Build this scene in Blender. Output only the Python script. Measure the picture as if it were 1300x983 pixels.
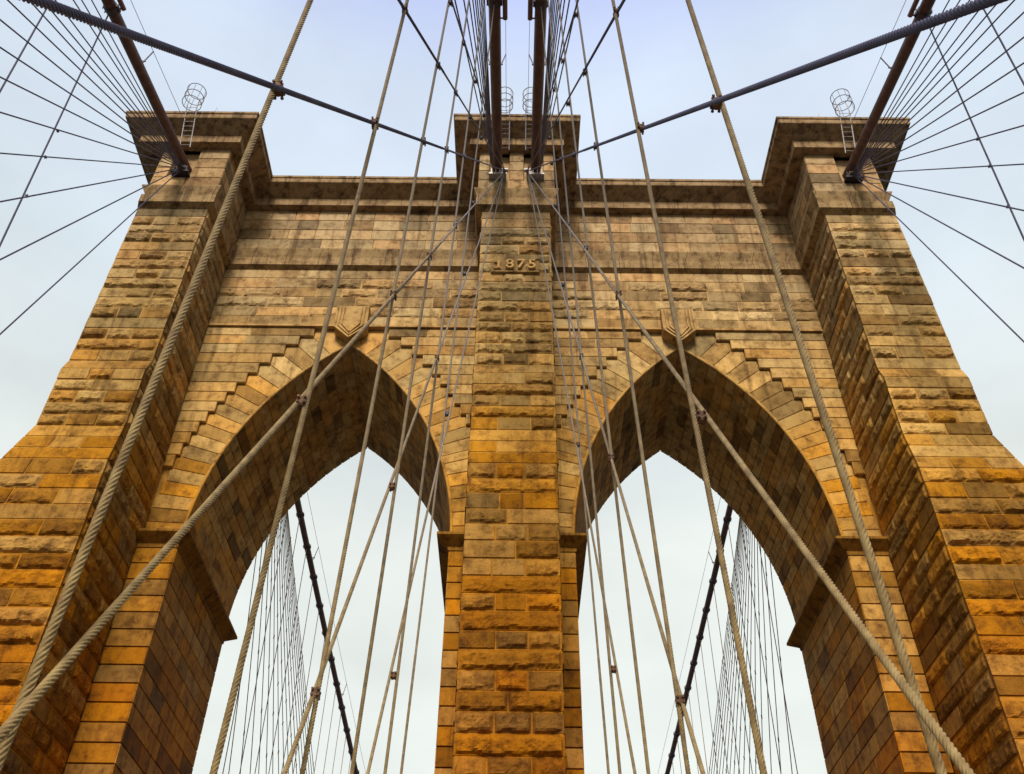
import bpy, math, random
import numpy as np
from mathutils import Matrix, Vector
R = math.radians
S = bpy.context.scene
for o in list(bpy.data.objects): bpy.data.objects.remove(o)
random.seed(7)
rng = np.random.default_rng(11)

# ------------------------------------------------------------------ camera
F, PITCH, ROLL, YAW, CX = 1211.1, 0.757, 0.0149, -0.0070, 0.105
def cam_axes():
    cy, sy = math.cos(YAW), math.sin(YAW); cp, sp = math.cos(PITCH), math.sin(PITCH)
    fw = Vector((sy*cp, cy*cp, sp)); r0 = Vector((cy, -sy, 0)); u0 = r0.cross(fw)
    r = math.cos(ROLL)*r0 + math.sin(ROLL)*u0; u = -math.sin(ROLL)*r0 + math.cos(ROLL)*u0
    return fw, r, u
fw, cr, cu = cam_axes()
cam = bpy.data.cameras.new('camera'); camo = bpy.data.objects.new('camera', cam)
S.collection.objects.link(camo); S.camera = camo
m = Matrix((( cr.x, cu.x, -fw.x), (cr.y, cu.y, -fw.y), (cr.z, cu.z, -fw.z))).to_4x4()
m.translation = (CX, 0, 0); camo.matrix_world = m
cam.sensor_width = 36; cam.lens = 36*F/1300; cam.shift_y = -(491.5-447)/1300
cam.clip_end = 6000; cam.clip_start = .05

# ------------------------------------------------------------------ light
SUN_EL, SUN_AZ = R(36), R(184)        # azimuth the light comes from (180 = behind the camera)
w = bpy.data.worlds.new('World'); S.world = w; w.use_nodes = True
nt = w.node_tree; nt.nodes.clear(); N = nt.nodes.new; L = nt.links.new
out = N('ShaderNodeOutputWorld'); bg = N('ShaderNodeBackground'); bg.inputs[1].default_value = .1
sky = N('ShaderNodeTexSky'); sky.sky_type = 'NISHITA'; sky.sun_disc = False
sky.sun_elevation = SUN_EL; sky.sun_rotation = SUN_AZ; sky.air_density = 1.2; sky.dust_density = 2.5
tc = N('ShaderNodeTexCoord'); sep = N('ShaderNodeSeparateXYZ'); L(tc.outputs['Generated'], sep.inputs[0])
cr_ = N('ShaderNodeValToRGB'); L(sep.outputs['Z'], cr_.inputs[0])
el = cr_.color_ramp.elements
SKYK = 1.0
el[0].position = .02; el[0].color = (.08, .075, .065, 1)
e = el.new(.14); e.color = (.16, .15, .13, 1)  # low sky darkened, out of view, to cut fill on the undersides
e = el.new(.27); e.color = (.90, .93, .85, 1)
el[-1].position = .92; el[-1].color = (.50, .58, 1.0, 1)
e = el.new(.52); e.color = (.897, .94, .88, 1)
e = el.new(.70); e.color = (.76, .85, .90, 1)
e = el.new(.855); e.color = (.71, .81, .965, 1)
nz = N('ShaderNodeTexNoise'); nz.inputs['Scale'].default_value = 2.6; nz.inputs['Detail'].default_value = 6; nz.inputs['Roughness'].default_value = .5
mp = N('ShaderNodeMapping'); mp.inputs['Scale'].default_value = (1, 1, 2.2); L(tc.outputs['Generated'], mp.inputs[0]); L(mp.outputs[0], nz.inputs[0])
mr = N('ShaderNodeMapRange'); mr.inputs[1].default_value = .3; mr.inputs[2].default_value = .75; mr.inputs[3].default_value = .86; mr.inputs[4].default_value = 1.16
L(nz.outputs[0], mr.inputs[0])
vm = N('ShaderNodeVectorMath'); vm.operation = 'SCALE'; L(cr_.outputs[0], vm.inputs[0]); L(mr.outputs[0], vm.inputs['Scale'])
vm2 = N('ShaderNodeVectorMath'); vm2.operation = 'SCALE'; L(vm.outputs[0], vm2.inputs[0]); vm2.inputs['Scale'].default_value = 5.6
mx = N('ShaderNodeMix'); mx.data_type = 'RGBA'; mx.inputs[0].default_value = .9
L(sky.outputs[0], mx.inputs[6]); L(vm2.outputs[0], mx.inputs[7])
L(mx.outputs[2], bg.inputs[0]); L(bg.outputs[0], out.inputs[0])
sl = bpy.data.lights.new('sun', 'SUN'); sl.energy = 2.5; sl.angle = R(16); sl.color = (1, .93, .82)
so = bpy.data.objects.new('sun', sl); S.collection.objects.link(so)
d = Vector((math.sin(SUN_AZ)*math.cos(SUN_EL), math.cos(SUN_AZ)*math.cos(SUN_EL), math.sin(SUN_EL)))
so.rotation_euler = d.to_track_quat('Z', 'Y').to_euler()
S.view_settings.view_transform = 'Standard'; S.view_settings.look = 'None'
S.view_settings.exposure = .85; S.view_settings.gamma = 1
S.render.engine = 'CYCLES'; S.cycles.max_bounces = 5
S.render.resolution_x = 1024; S.render.resolution_y = 774

# ------------------------------------------------------------------ helpers
def tag(o, label=None, cat=None, group=None, kind=None):
    if label: o['label'] = label
    if cat: o['category'] = cat
    if group: o['group'] = group
    if kind: o['kind'] = kind
    return o
def empty(name, loc=(0, 0, 0)):
    o = bpy.data.objects.new(name, None); o.location = loc; S.collection.objects.link(o); o.empty_display_size = .3
    return o
def link(name, me, parent=None, loc=(0, 0, 0)):
    o = bpy.data.objects.new(name, me); S.collection.objects.link(o); o.location = loc
    if parent: o.parent = parent
    return o
class MB:
    """gathers quads (with per-block tint) into one mesh"""
    def __init__(s): s.v = []; s.f = []; s.t = []; s.n = 0
    def add(s, V, Fc, tint=(.5, .5, 0, 1)):
        V = np.asarray(V, float); Fc = np.asarray(Fc, int)
        s.v.append(V); s.f.append(Fc + s.n); s.n += len(V)
        t = np.asarray(tint, float)
        if t.ndim == 1: t = np.tile(t, (len(V), 1))
        s.t.append(t)
    def box(s, lo, hi, tint=(.5, .5, 0, 1)):
        (a, b, c), (d, e, f) = lo, hi
        V = [(a,b,c),(d,b,c),(d,e,c),(a,e,c),(a,b,f),(d,b,f),(d,e,f),(a,e,f)]
        s.add(V, [(0,3,2,1),(4,5,6,7),(0,1,5,4),(1,2,6,5),(2,3,7,6),(3,0,4,7)], tint)
    def bar(s, a, b, wd, ht, up=(0, 0, 1), tint=(.5, .5, 0, 1)):
        a = np.array(a, float); b = np.array(b, float); x = b-a; x /= np.linalg.norm(x)
        y = np.cross(np.array(up, float), x)
        if np.linalg.norm(y) < 1e-5: y = np.cross((1., 0, 0), x)
        y /= np.linalg.norm(y); z = np.cross(x, y)
        V = [p + y*sy*wd/2 + z*sz*ht/2 for p in (a, b) for sy, sz in ((-1,-1),(1,-1),(1,1),(-1,1))]
        s.add(V, [(0,3,2,1),(4,5,6,7),(0,1,5,4),(1,2,6,5),(2,3,7,6),(3,0,4,7)], tint)
    def tube(s, pts, r, sides=8, closed=False, lobes=0, pitch=.4, amp=.12, tint=(.5, .5, 0, 1)):
        P = np.asarray(pts, float); n = len(P)
        T = np.gradient(P, axis=0) if not closed else np.roll(P, -1, 0)-np.roll(P, 1, 0)
        T /= np.linalg.norm(T, axis=1)[:, None]
        ref = np.array((0, 0, 1.)) if np.abs(T[:, 2]).mean() < .9 else np.array((1., 0, 0))
        if np.abs(T @ ref).max() > .97: ref = np.array((.3, .9, .1)); ref /= np.linalg.norm(ref)
        A = np.cross(T, ref); A /= np.linalg.norm(A, axis=1)[:, None]; B = np.cross(T, A)
        seg = np.r_[0, np.cumsum(np.linalg.norm(np.diff(P, axis=0), axis=1))]
        th = np.linspace(0, 2*np.pi, sides, endpoint=False)[None, :]
        ang = th
        rr = np.full((n, sides), 1.0)
        if lobes:
            tw = (seg/pitch*2*np.pi)[:, None]
            ang = th + tw; rr = np.repeat(1 - amp*1.3 + amp*1.9*np.abs(np.cos(th*lobes/2))**.7, n, 0)
        r_ = np.asarray(r, float); r_ = r_[:, None] if r_.ndim else r_
        V = P[:, None, :] + (A[:, None, :]*np.cos(ang)[..., None] + B[:, None, :]*np.sin(ang)[..., None])*(rr*r_)[..., None]
        V = V.reshape(-1, 3)
        i = np.arange(n if closed else n-1)[:, None]; j = np.arange(sides)[None, :]
        i2 = (i+1) % n; j2 = (j+1) % sides
        Q = np.stack([i*sides+j+0*i2, i*sides+j2+0*i, i2*sides+j2, i2*sides+j], -1).reshape(-1, 4)
        s.add(V, Q, tint)
        if not closed and not lobes:
            c = len(V)
            # caps as fans of quads (degenerate-free triangles folded to quads)
            for k, base, pt in ((0, 0, P[0]), (1, (n-1)*sides, P[-1])):
                idx = [base+q for q in range(sides)]
                tri = []
                Vc = np.vstack([V[idx], pt]); 
                for q in range(0, sides, 2):
                    f = (q, (q+1) % sides, (q+2) % sides, sides)
                    tri.append(f if k else f[::-1])
                s.add(Vc, tri, tint)
    def mesh(s, name, mat, smooth=False):
        V = np.vstack(s.v) if s.v else np.zeros((0, 3)); Fc = np.vstack(s.f) if s.f else np.zeros((0, 4), int)
        me = bpy.data.meshes.new(name); me.vertices.add(len(V)); me.vertices.foreach_set('co', V.ravel())
        me.loops.add(Fc.size); me.loops.foreach_set('vertex_index', Fc.ravel().astype(np.int32))
        me.polygons.add(len(Fc)); me.polygons.foreach_set('loop_start', (np.arange(len(Fc))*4).astype(np.int32))
        me.polygons.foreach_set('use_smooth', np.full(len(Fc), smooth))
        at = me.attributes.new('tint', 'FLOAT_COLOR', 'POINT'); at.data.foreach_set('color', np.vstack(s.t).astype(np.float32).ravel())
        me.materials.append(mat); me.update(calc_edges=True); me.validate()
        return me
    def build(s, name, mat, parent=None, loc=(0, 0, 0), smooth=False):
        if any(loc):
            s.v = [v - np.array(loc) for v in s.v]
        return link(name, s.mesh(name, mat, smooth), parent, loc if not parent else tuple(np.array(loc)-np.array(parent.location)))

def vnoise(u, v, seed):
    iu = np.floor(u).astype(np.int64); iv = np.floor(v).astype(np.int64); fu = u-iu; fv = v-iv
    fu = fu*fu*(3-2*fu); fv = fv*fv*(3-2*fv)
    def h(a, b):
        x = (a*374761393 + b*668265263 + seed*2246822519) & 0xffffffff
        x = ((x ^ (x >> 13))*1274126177) & 0xffffffff
        return ((x ^ (x >> 16)) & 0xffff)/65535.
    return (h(iu, iv)*(1-fu)+h(iu+1, iv)*fu)*(1-fv) + (h(iu, iv+1)*(1-fu)+h(iu+1, iv+1)*fu)*fv
def fbm(u, v, seed, o=4):
    a = .5; r = 0; t = 0
    for k in range(o): r = r + a*vnoise(u*2**k, v*2**k, seed+k*17); t += a; a *= .55
    return r/t
def sst(a, b, x):
    t = np.clip((x-a)/(b-a), 0, 1); return t*t*(3-2*t)

# ------------------------------------------------------------------ materials
def mat_new(name):
    m = bpy.data.materials.new(name); m.use_nodes = True; nt = m.node_tree
    b = nt.nodes['Principled BSDF']; return m, nt, b, nt.nodes.new, nt.links.new
def ramp(N, stops):
    r = N('ShaderNodeValToRGB'); el = r.color_ramp.elements
    while len(el) < len(stops): el.new(.5)
    for e, (p, c) in zip(el, stops): e.position = p; e.color = (*c, 1)
    return r
def mixc(N, L, mode, fac, a, b):
    x = N('ShaderNodeMix'); x.data_type = 'RGBA'; x.blend_type = mode
    for i, q in ((0, fac), (6, a), (7, b)):
        if hasattr(q, 'links') or hasattr(q, 'is_linked'): L(q, x.inputs[i])
        elif isinstance(q, (int, float)): x.inputs[i].default_value = q
        else: x.inputs[i].default_value = (*q, 1)
    return x.outputs[2]
def stone(name, bright=1.0, bump=.5, mortar=False):
    m, nt, b, N, L = mat_new(name)
    g = N('ShaderNodeNewGeometry'); s = N('ShaderNodeSeparateXYZ'); L(g.outputs['Position'], s.inputs[0])
    # warm-to-grey colour cast painted in by height: ochre low, greyer sandstone above
    wob = N('ShaderNodeTexNoise'); wob.inputs['Scale'].default_value = .35; L(g.outputs['Position'], wob.inputs[0])
    mw = N('ShaderNodeMath'); mw.operation = 'MULTIPLY_ADD'; L(wob.outputs[0], mw.inputs[0]); mw.inputs[1].default_value = 6; L(s.outputs['Z'], mw.inputs[2])
    mr = N('ShaderNodeMapRange'); mr.inputs[1].default_value = 12; mr.inputs[2].default_value = 45; L(mw.outputs[0], mr.inputs[0])
    base = ramp(N, [(0, (.50, .172, .003)), (.20, (.53, .21, .006)), (.40, (.58, .29, .045)), (.60, (.55, .335, .11)), (.82, (.49, .32, .15)), (1, (.42, .28, .155))])
    L(mr.outputs[0], base.inputs[0])
    at = N('ShaderNodeAttribute'); at.attribute_name = 'tint'; sa = N('ShaderNodeSeparateColor'); L(at.outputs['Color'], sa.inputs[0])
    # per-block value and hue
    bl = N('ShaderNodeMapRange'); bl.inputs[3].default_value = .36*bright; bl.inputs[4].default_value = 1.08*bright; L(sa.outputs[0], bl.inputs[0])
    c = N('ShaderNodeVectorMath'); c.operation = 'SCALE'; L(base.outputs[0], c.inputs[0]); L(bl.outputs[0], c.inputs['Scale'])
    hs = N('ShaderNodeHueSaturation'); h1 = N('ShaderNodeMapRange'); h1.inputs[3].default_value = .492; h1.inputs[4].default_value = .510; L(sa.outputs[1], h1.inputs[0])
    h2 = N('ShaderNodeMapRange'); h2.inputs[3].default_value = 1.08; h2.inputs[4].default_value = .90; L(sa.outputs[1], h2.inputs[0])
    L(h1.outputs[0], hs.inputs['Hue']); L(h2.outputs[0], hs.inputs['Saturation']); L(c.outputs[0], hs.inputs['Color'])
    col = hs.outputs[0]
    # mottling
    n1 = N('ShaderNodeTexNoise'); n1.inputs['Scale'].default_value = 2.3; n1.inputs['Detail'].default_value = 9; n1.inputs['Roughness'].default_value = .68; L(g.outputs['Position'], n1.inputs[0])
    r1 = ramp(N, [(.33, (.36, .29, .22)), (.48, (.92, .90, .86)), (.62, (1.06, 1.05, 1.02)), (.8, (1.15, 1.12, 1.02))]); L(n1.outputs[0], r1.inputs[0])
    col = mixc(N, L, 'MULTIPLY', .85, col, r1.outputs[0])
    # vertical weather streaks; darkened further on the mouldings to stand in for soffit shade
    mp = N('ShaderNodeMapping'); mp.inputs['Scale'].default_value = (1.7, 1.7, .13); L(g.outputs['Position'], mp.inputs[0])
    n2 = N('ShaderNodeTexNoise'); n2.inputs['Scale'].default_value = 1.4; n2.inputs['Detail'].default_value = 7; n2.inputs['Roughness'].default_value = .65; L(mp.outputs[0], n2.inputs[0])
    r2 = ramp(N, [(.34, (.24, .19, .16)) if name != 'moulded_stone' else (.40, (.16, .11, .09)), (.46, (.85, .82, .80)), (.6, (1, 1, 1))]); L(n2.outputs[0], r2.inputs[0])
    col = mixc(N, L, 'MULTIPLY', .62, col, r2.outputs[0])
    # dark lichen / soot blotches
    n4 = N('ShaderNodeTexNoise'); n4.inputs['Scale'].default_value = .9; n4.inputs['Detail'].default_value = 10; n4.inputs['Roughness'].default_value = .75; L(g.outputs['Position'], n4.inputs[0])
    r4 = ramp(N, [(.36, (.42, .36, .32)), (.5, (1, 1, 1))]); L(n4.outputs[0], r4.inputs[0])
    col = mixc(N, L, 'MULTIPLY', .75, col, r4.outputs[0])
    # fine grain
    n3 = N('ShaderNodeTexNoise'); n3.inputs['Scale'].default_value = 22; n3.inputs['Detail'].default_value = 6; n3.inputs['Roughness'].default_value = .7; L(g.outputs['Position'], n3.inputs[0])
    r3 = ramp(N, [(.3, (.78, .78, .78)), (.7, (1.14, 1.14, 1.14))]); L(n3.outputs[0], r3.inputs[0])
    col = mixc(N, L, 'MULTIPLY', .8, col, r3.outputs[0])
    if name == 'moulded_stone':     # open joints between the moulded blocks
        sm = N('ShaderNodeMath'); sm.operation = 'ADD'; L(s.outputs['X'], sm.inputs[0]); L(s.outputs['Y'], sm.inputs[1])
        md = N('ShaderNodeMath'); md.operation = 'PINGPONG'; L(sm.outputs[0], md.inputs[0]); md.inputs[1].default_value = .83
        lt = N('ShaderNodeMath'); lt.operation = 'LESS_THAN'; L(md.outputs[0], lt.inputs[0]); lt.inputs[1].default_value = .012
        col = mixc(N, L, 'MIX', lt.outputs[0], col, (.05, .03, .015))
    L(col, b.inputs['Base Color']); b.inputs['Roughness'].default_value = .9; b.inputs['Specular IOR Level'].default_value = .2
    bp = N('ShaderNodeBump'); bp.inputs['Strength'].default_value = bump; bp.inputs['Distance'].default_value = .05 if name != 'rock_faced_stone' else .11
    ad = N('ShaderNodeMath'); ad.operation = 'MULTIPLY_ADD'; L(n3.outputs[0], ad.inputs[0]); ad.inputs[1].default_value = .4; L(n1.outputs[0], ad.inputs[2])
    L(ad.outputs[0], bp.inputs['Height']); L(bp.outputs[0], b.inputs['Normal'])
    return m
STONE = stone('sandstone_ashlar', 1.0, .5)
ROUGH = stone('rock_faced_stone', 1.12, 1.0)
MORTAR = stone('mortar', 1.25, .3)
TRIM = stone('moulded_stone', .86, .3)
DARKST = stone('soffit_stone', .62, .4)
def metal(name, c0, c1, rough=.55, met=.2, scale=4, bump=.0, z=None):
    m, nt, b, N, L = mat_new(name)
    g = N('ShaderNodeNewGeometry'); n = N('ShaderNodeTexNoise'); n.inputs['Scale'].default_value = scale; n.inputs['Detail'].default_value = 8
    L(g.outputs['Position'], n.inputs[0]); r = ramp(N, [(.35, c0), (.65, c1)]); L(n.outputs[0], r.inputs[0])
    col = r.outputs[0]
    if z:
        s = N('ShaderNodeSeparateXYZ'); L(g.outputs['Position'], s.inputs[0])
        mr = N('ShaderNodeMapRange'); mr.inputs[1].default_value = z[0]; mr.inputs[2].default_value = z[1]; L(s.outputs['Z'], mr.inputs[0])
        col = mixc(N, L, 'MIX', mr.outputs[0], col, z[2])
    L(col, b.inputs['Base Color']); b.inputs['Roughness'].default_value = rough; b.inputs['Metallic'].default_value = met
    if bump:
        bp = N('ShaderNodeBump'); bp.inputs['Strength'].default_value = bump; bp.inputs['Distance'].default_value = .01; L(n.outputs[0], bp.inputs['Height']); L(bp.outputs[0], b.inputs['Normal'])
    return m
ROPE = metal('galvanised_rope', (.17, .105, .035), (.32, .22, .085), .85, 0, 9, .3, (2, 20, (.17, .14, .125)))
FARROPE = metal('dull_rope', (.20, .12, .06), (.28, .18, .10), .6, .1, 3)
OUTROPE = metal('slate_rope', (.03, .026, .06), (.06, .05, .095), .6, .1, 3)
CABLE = metal('painted_cable_wrap', (.075, .032, .03), (.13, .06, .045), .62, .0, 3, .3)
CLAMP = metal('clamp_iron', (.035, .028, .04), (.08, .06, .07), .6, .3, 20)
RUST = metal('rusty_clamp', (.06, .025, .012), (.16, .075, .03), .8, .1, 20)
STEEL = metal('pale_painted_steel', (.28, .24, .24), (.45, .40, .38), .5, .3, 12)
CAGE = metal('dull_painted_cage', (.13, .11, .13), (.22, .19, .20), .6, .2, 12)
LAMPM = metal('brown_enamel', (.10, .045, .04), (.16, .07, .06), .4, .1, 6)
IRON = metal('black_iron', (.015, .013, .015), (.04, .03, .035), .6, .3, 10)

# ------------------------------------------------------------------ tower numbers
DB, DW, DBK = 27.83, 31.67, 39.6
YM = (DW+DBK)/2
CB = 1.573; OI, OO = 14.38, 17.65
XJ1, XJ2, ZI = 12.79, 2.42, 20.0
XA = (XJ1+XJ2)/2; HW = (XJ1-XJ2)/2; RISE = 10.4
RAD = (HW*HW+RISE*RISE)/(2*HW)
ZTOP = 41.03
ZB = -2.0           # detail goes down to the deck
def yf(z):
    z = np.asarray(z, float)
    return DB - .25*sst(25.6, 24.95, z)*0 - .25*np.clip((25.6-z)/.65, 0, 1) - .30*np.clip((22.1-z)/1.7, 0, 1)
def xo(z):
    return OO + .02*np.clip((35-z)/10, 0, 1) + np.clip((22.1-np.asarray(z, float))*.275, 0, 1.5)

def block(mb, pos, s0, s1, z0, z1, em, style, gap=.012, amp=.10, res=.07, tint=None, depth=.06, proud=0.0):
    """one dressed block. pos(s,z)->(P,N). s in metres along the face"""
    a0, a1, b0, b1 = s0+(0 if em[0] else gap), s1-(0 if em[1] else gap), z0+gap, z1-gap
    Lx, Lz = a1-a0, b1-b0
    if Lx < .05 or Lz < .05: return
    nx = max(2, int(Lx/res)) if style else max(1, int(Lx/.8)); nz = max(2, int(Lz/res)) if style else 1
    if style:
        us = np.r_[0, .018/Lx, np.linspace(.05/Lx, 1-.05/Lx, nx), 1-.018/Lx, 1]; vs = np.r_[0, .018/Lz, np.linspace(.05/Lz, 1-.05/Lz, nz), 1-.018/Lz, 1]
    else:
        us = np.r_[0, .02/Lx, np.linspace(.2, .8, nx), 1-.02/Lx, 1]; vs = np.r_[0, .02/Lz, .5, 1-.02/Lz, 1]
    U, V = np.meshgrid(us, vs, indexing='ij')
    A = a0+U*Lx; B = b0+V*Lz
    ed = np.minimum(np.minimum(U+(1 if em[0] else 0), 1-U+(1 if em[1] else 0))*Lx, np.minimum(V, 1-V)*Lz)
    seed = random.randrange(1 << 20)
    h = np.where(ed < .005, -depth, 0.0) + proud
    if style:
        n = fbm(A*2.6, B*3.4, seed, 4); n2 = fbm(A*7, B*9, seed+91, 3)
        marg = .03 + .10*fbm(A*3.1, B*3.1, seed+5, 2)
        bot = V*Lz; top = (1-V)*Lz; sd = np.minimum(U, 1-U)*Lx
        sdl = U*Lx - em[0]; sdr = (1-U)*Lx - em[1]; sd = np.minimum(sdl, sdr)
        nb = fbm(A*3.2, A*0+.5, seed+33, 3)
        mk = sst(.02, .05+marg*.6, sd)*sst(.02, .08+marg*1.6, top)*sst(.015+.22*np.maximum(nb-.42, 0), .05+.22*np.maximum(nb-.42, 0)+.02, bot)
        hh = (.30+1.0*n)*(.80+.40*n2) - .25*V
        # faceted chisel steps
        q = np.floor(n*5)/5
        hh = hh*.6 + .45*(q*1.3) + .30*(1-np.abs(fbm(A*4, B*5, seed+7, 3)*2-1))-.15
        h = h + 1.25*amp*np.clip(hh, .05, 2)*mk
    else:
        n = fbm(A*1.5, B*1.5, seed, 2); h = h + np.where(ed > .005, .006*n, 0)
    P, Nn = pos(A, B)
    V3 = P + Nn*h[..., None]
    ni, nj = U.shape
    i, j = np.meshgrid(np.arange(ni-1), np.arange(nj-1), indexing='ij')
    Q = np.stack([i*nj+j, (i+1)*nj+j, (i+1)*nj+j+1, i*nj+j+1], -1).reshape(-1, 4)
    if tint is None: tint = (random.random(), random.random(), 0, 1)
    mb.add(V3.reshape(-1, 3), Q, tint)

def splits(s0, s1, n, jit=.12):
    W = (s1-s0)/n
    return [s0] + [s0+W*k + random.uniform(-jit, jit)*W for k in range(1, n)] + [s1]

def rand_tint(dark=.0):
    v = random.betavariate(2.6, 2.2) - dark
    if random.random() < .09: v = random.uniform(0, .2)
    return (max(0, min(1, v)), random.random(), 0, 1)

def courses(z0, z1, h=.63, jit=.05):
    n = max(1, round((z1-z0)/h)); e = [z0+(z1-z0)*k/n for k in range(n+1)]
    return [e[0]] + [q+random.uniform(-jit, jit)*h for q in e[1:-1]] + [e[-1]]

def face(mb, pos, s0f, s1f, zs, pattern, roughp=.65, amp=.10, res=.07, smoothz=(), dark=0, proud=0, em0=.05):
    """zs ascending course beds; pattern(k)->number of blocks"""
    for k in range(len(zs)-1):
        za, zb = zs[k], zs[k+1]; zm = (za+zb)/2
        a, b = s0f(zm), s1f(zm); n = pattern(k)
        sp = splits(a, b, n)
        sm = any(lo <= zm <= hi for lo, hi in smoothz)
        for i in range(n):
            st = 0 if (sm or random.random() > roughp) else 1
            f = pos
            ta = i == 0; tb = i == n-1
            rr = res if zm > 7 else .16
            # blocks at a battered edge follow it
            def posb(A, B, a=a, b=b, pos=pos):
                return pos(A, B, a, b)
            block(mb, posb, sp[i], sp[i+1], za, zb, (em0 if ta else 0, em0*.5 if tb else 0), st, amp=amp*random.uniform(.6, 1.25), res=rr, tint=rand_tint(dark), proud=proud + (0 if st or sm else random.uniform(0, .03)))

def make_front(xi, xof, sign, amp=.10):
    """front of a buttress; s measured from the inner edge outwards"""
    mb = MB()
    def pos(A, B, a, b):
        t = (A-a)/(b-a); x0 = xi(B) if callable(xi) else xi + 0*B; x1 = xof(B)
        X = x0+(x1-x0)*t; Y = yf(B)
        sl = (yf(B+.02)-yf(B-.02))/.04
        Nn = np.stack([0*X, -np.ones_like(X), sl], -1); Nn /= np.linalg.norm(Nn, axis=-1, keepdims=True)
        return np.stack([X*sign if sign else X, Y, B], -1), Nn
    zs = courses(ZB, 20.35) [:-1] + [20.35, 20.9, 21.5, 22.1] + courses(22.1, 24.95)[1:-1] + [24.95, 25.6] + courses(25.6, 35.32, .605)[1:]
    ph = random.randrange(2)
    face(mb, pos, lambda z: float(xi) if not callable(xi) else float(xi(z)), lambda z: float(xof(z)), zs,
         lambda k: 3 if (k+ph) % 2 else random.choice((1, 1, 2)), .66, amp, .06, smoothz=((20.3, 22.2), (24.9, 25.6), (34.7, 36)))
    return mb

def flip_if(mb, sign):
    if sign < 0: mb.f = [f[:, ::-1] for f in mb.f]
    return mb

tower = empty('bridge_tower', (0, YM, -45))
tag(tower, 'tall ochre stone bridge tower with two pointed arches and heavy cornice', 'bridge tower')
TP = lambda mb, name, mat, smooth=False: mb.build(name, mat, tower, (0, YM, 0), smooth)

# core masses behind the facing (mortar shows in the joints)
def loft(mb, polys, zs, tint=(.5, .5, 0, 1), cap=True, seg=None):
    polys = [np.asarray(p, float) for p in polys]; n = len(polys[0])
    V = np.vstack([np.c_[p, np.full(n, z)] for p, z in zip(polys, zs)])
    Q = []
    for k in range(len(polys)-1):
        for i in range(n):
            j = (i+1) % n; Q.append((k*n+i, k*n+j, (k+1)*n+j, (k+1)*n+i))
    mb.add(V, Q, tint)

def rectpoly(x0, x1, y0, y1): return [(x0, y0), (x1, y0), (x1, y1), (x0, y1)]
IN = .02
for sgn in (-1, 0, 1):
    mb = MB(); zz = [-45, ZB, 20.4, 22.1, 24.95, 25.6, 35.3, 39.6]
    P = []
    for z in zz:
        y = float(yf(z))+IN
        if sgn == 0: P.append(rectpoly(-CB+IN, CB-IN, y, 2*YM-y))
        else:
            a, b = sorted((sgn*(OI+IN), sgn*(float(xo(z))-IN))); P.append(rectpoly(a, b, y, 2*YM-y))
    loft(mb, P, zz)
    core = TP(mb, 'buttress', MORTAR)
    # dressed facing, child of the buttress
    if sgn == 0:
        f = make_front(-CB, lambda z: CB + 0*np.asarray(z, float), 1, .11)
        sides = ((1, CB), (-1, -CB))
    else:
        f = flip_if(make_front(OI, xo, sgn, .12), sgn)
        sides = ((-sgn, sgn*OI),)
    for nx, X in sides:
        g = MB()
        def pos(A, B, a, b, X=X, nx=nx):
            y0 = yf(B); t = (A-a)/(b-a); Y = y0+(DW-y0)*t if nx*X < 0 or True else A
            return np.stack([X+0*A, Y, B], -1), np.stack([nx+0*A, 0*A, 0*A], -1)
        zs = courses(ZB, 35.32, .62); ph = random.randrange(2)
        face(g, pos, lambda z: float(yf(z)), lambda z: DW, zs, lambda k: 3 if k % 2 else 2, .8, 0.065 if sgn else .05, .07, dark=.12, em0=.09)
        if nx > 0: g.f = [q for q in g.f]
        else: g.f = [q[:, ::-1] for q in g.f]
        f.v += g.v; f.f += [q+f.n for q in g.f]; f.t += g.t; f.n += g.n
    if sgn:   # outer flank
        g = MB()
        for k, z in enumerate(courses(ZB, 35.3, 1.25)[:-1]):
            pass
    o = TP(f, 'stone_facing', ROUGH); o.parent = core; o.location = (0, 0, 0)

# side pilasters on the outer flanks
for sgn in (-1, 1):
    mb = MB(); a, b = sorted((sgn*17.4, sgn*18.1)); loft(mb, [rectpoly(a, b, 30, 2*YM-30)]*2, [20, 39.4])
    a2, b2 = sorted((sgn*17.4, sgn*19.3)); loft(mb, [rectpoly(a2, b2, 29, 2*YM-29), rectpoly(a, b, 30, 2*YM-30)], [-45, 20])
    TP(mb, 'pilaster', ROUGH)

# arch curve
def arc_z(x, ex=0.0):   # x measured from arch axis, half width HW
    x = np.abs(x); r = RAD+ex; return ZI + np.sqrt(np.maximum(r*r - (x + RAD-HW)**2, 0))
# wall core with the two arch openings
mb = MB(); YF = DW+.20; YB = DBK-.05
def strip(xs, zlo, zhi):
    n = len(xs); 
    for Y, fl in ((YF, 0), (YB, 1)):
        V = np.vstack([np.c_[xs, np.full(n, Y), zlo], np.c_[xs, np.full(n, Y), zhi]])
        Q = np.array([(i, i+1, n+i+1, n+i) for i in range(n-1)]); mb.add(V, Q[:, ::-1] if fl else Q)
    V = np.vstack([np.c_[xs, np.full(n, YF), zlo], np.c_[xs, np.full(n, YB), zlo]])
    mb.add(V, np.array([(i, n+i, n+i+1, i+1) for i in range(n-1)]))
for sgn in (-1, 1):
    t = np.linspace(-HW-.04, HW+.04, 61); z = ZI + np.sqrt(np.maximum((RAD+.04)**2-(np.abs(t)+RAD-HW)**2, 0))
    strip(sgn*XA+t, z, np.full(61, 40.9))
    for (a, b) in ((CB-.1, XJ2-.04), (XJ1+.04, OI+.1)):
        lo, hi = sorted((sgn*a, sgn*b))
        loft(mb, [rectpoly(lo, hi, YF, YB)]*2, [-45, 40.9])
wall = TP(mb, 'wall', MORTAR)
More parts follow.
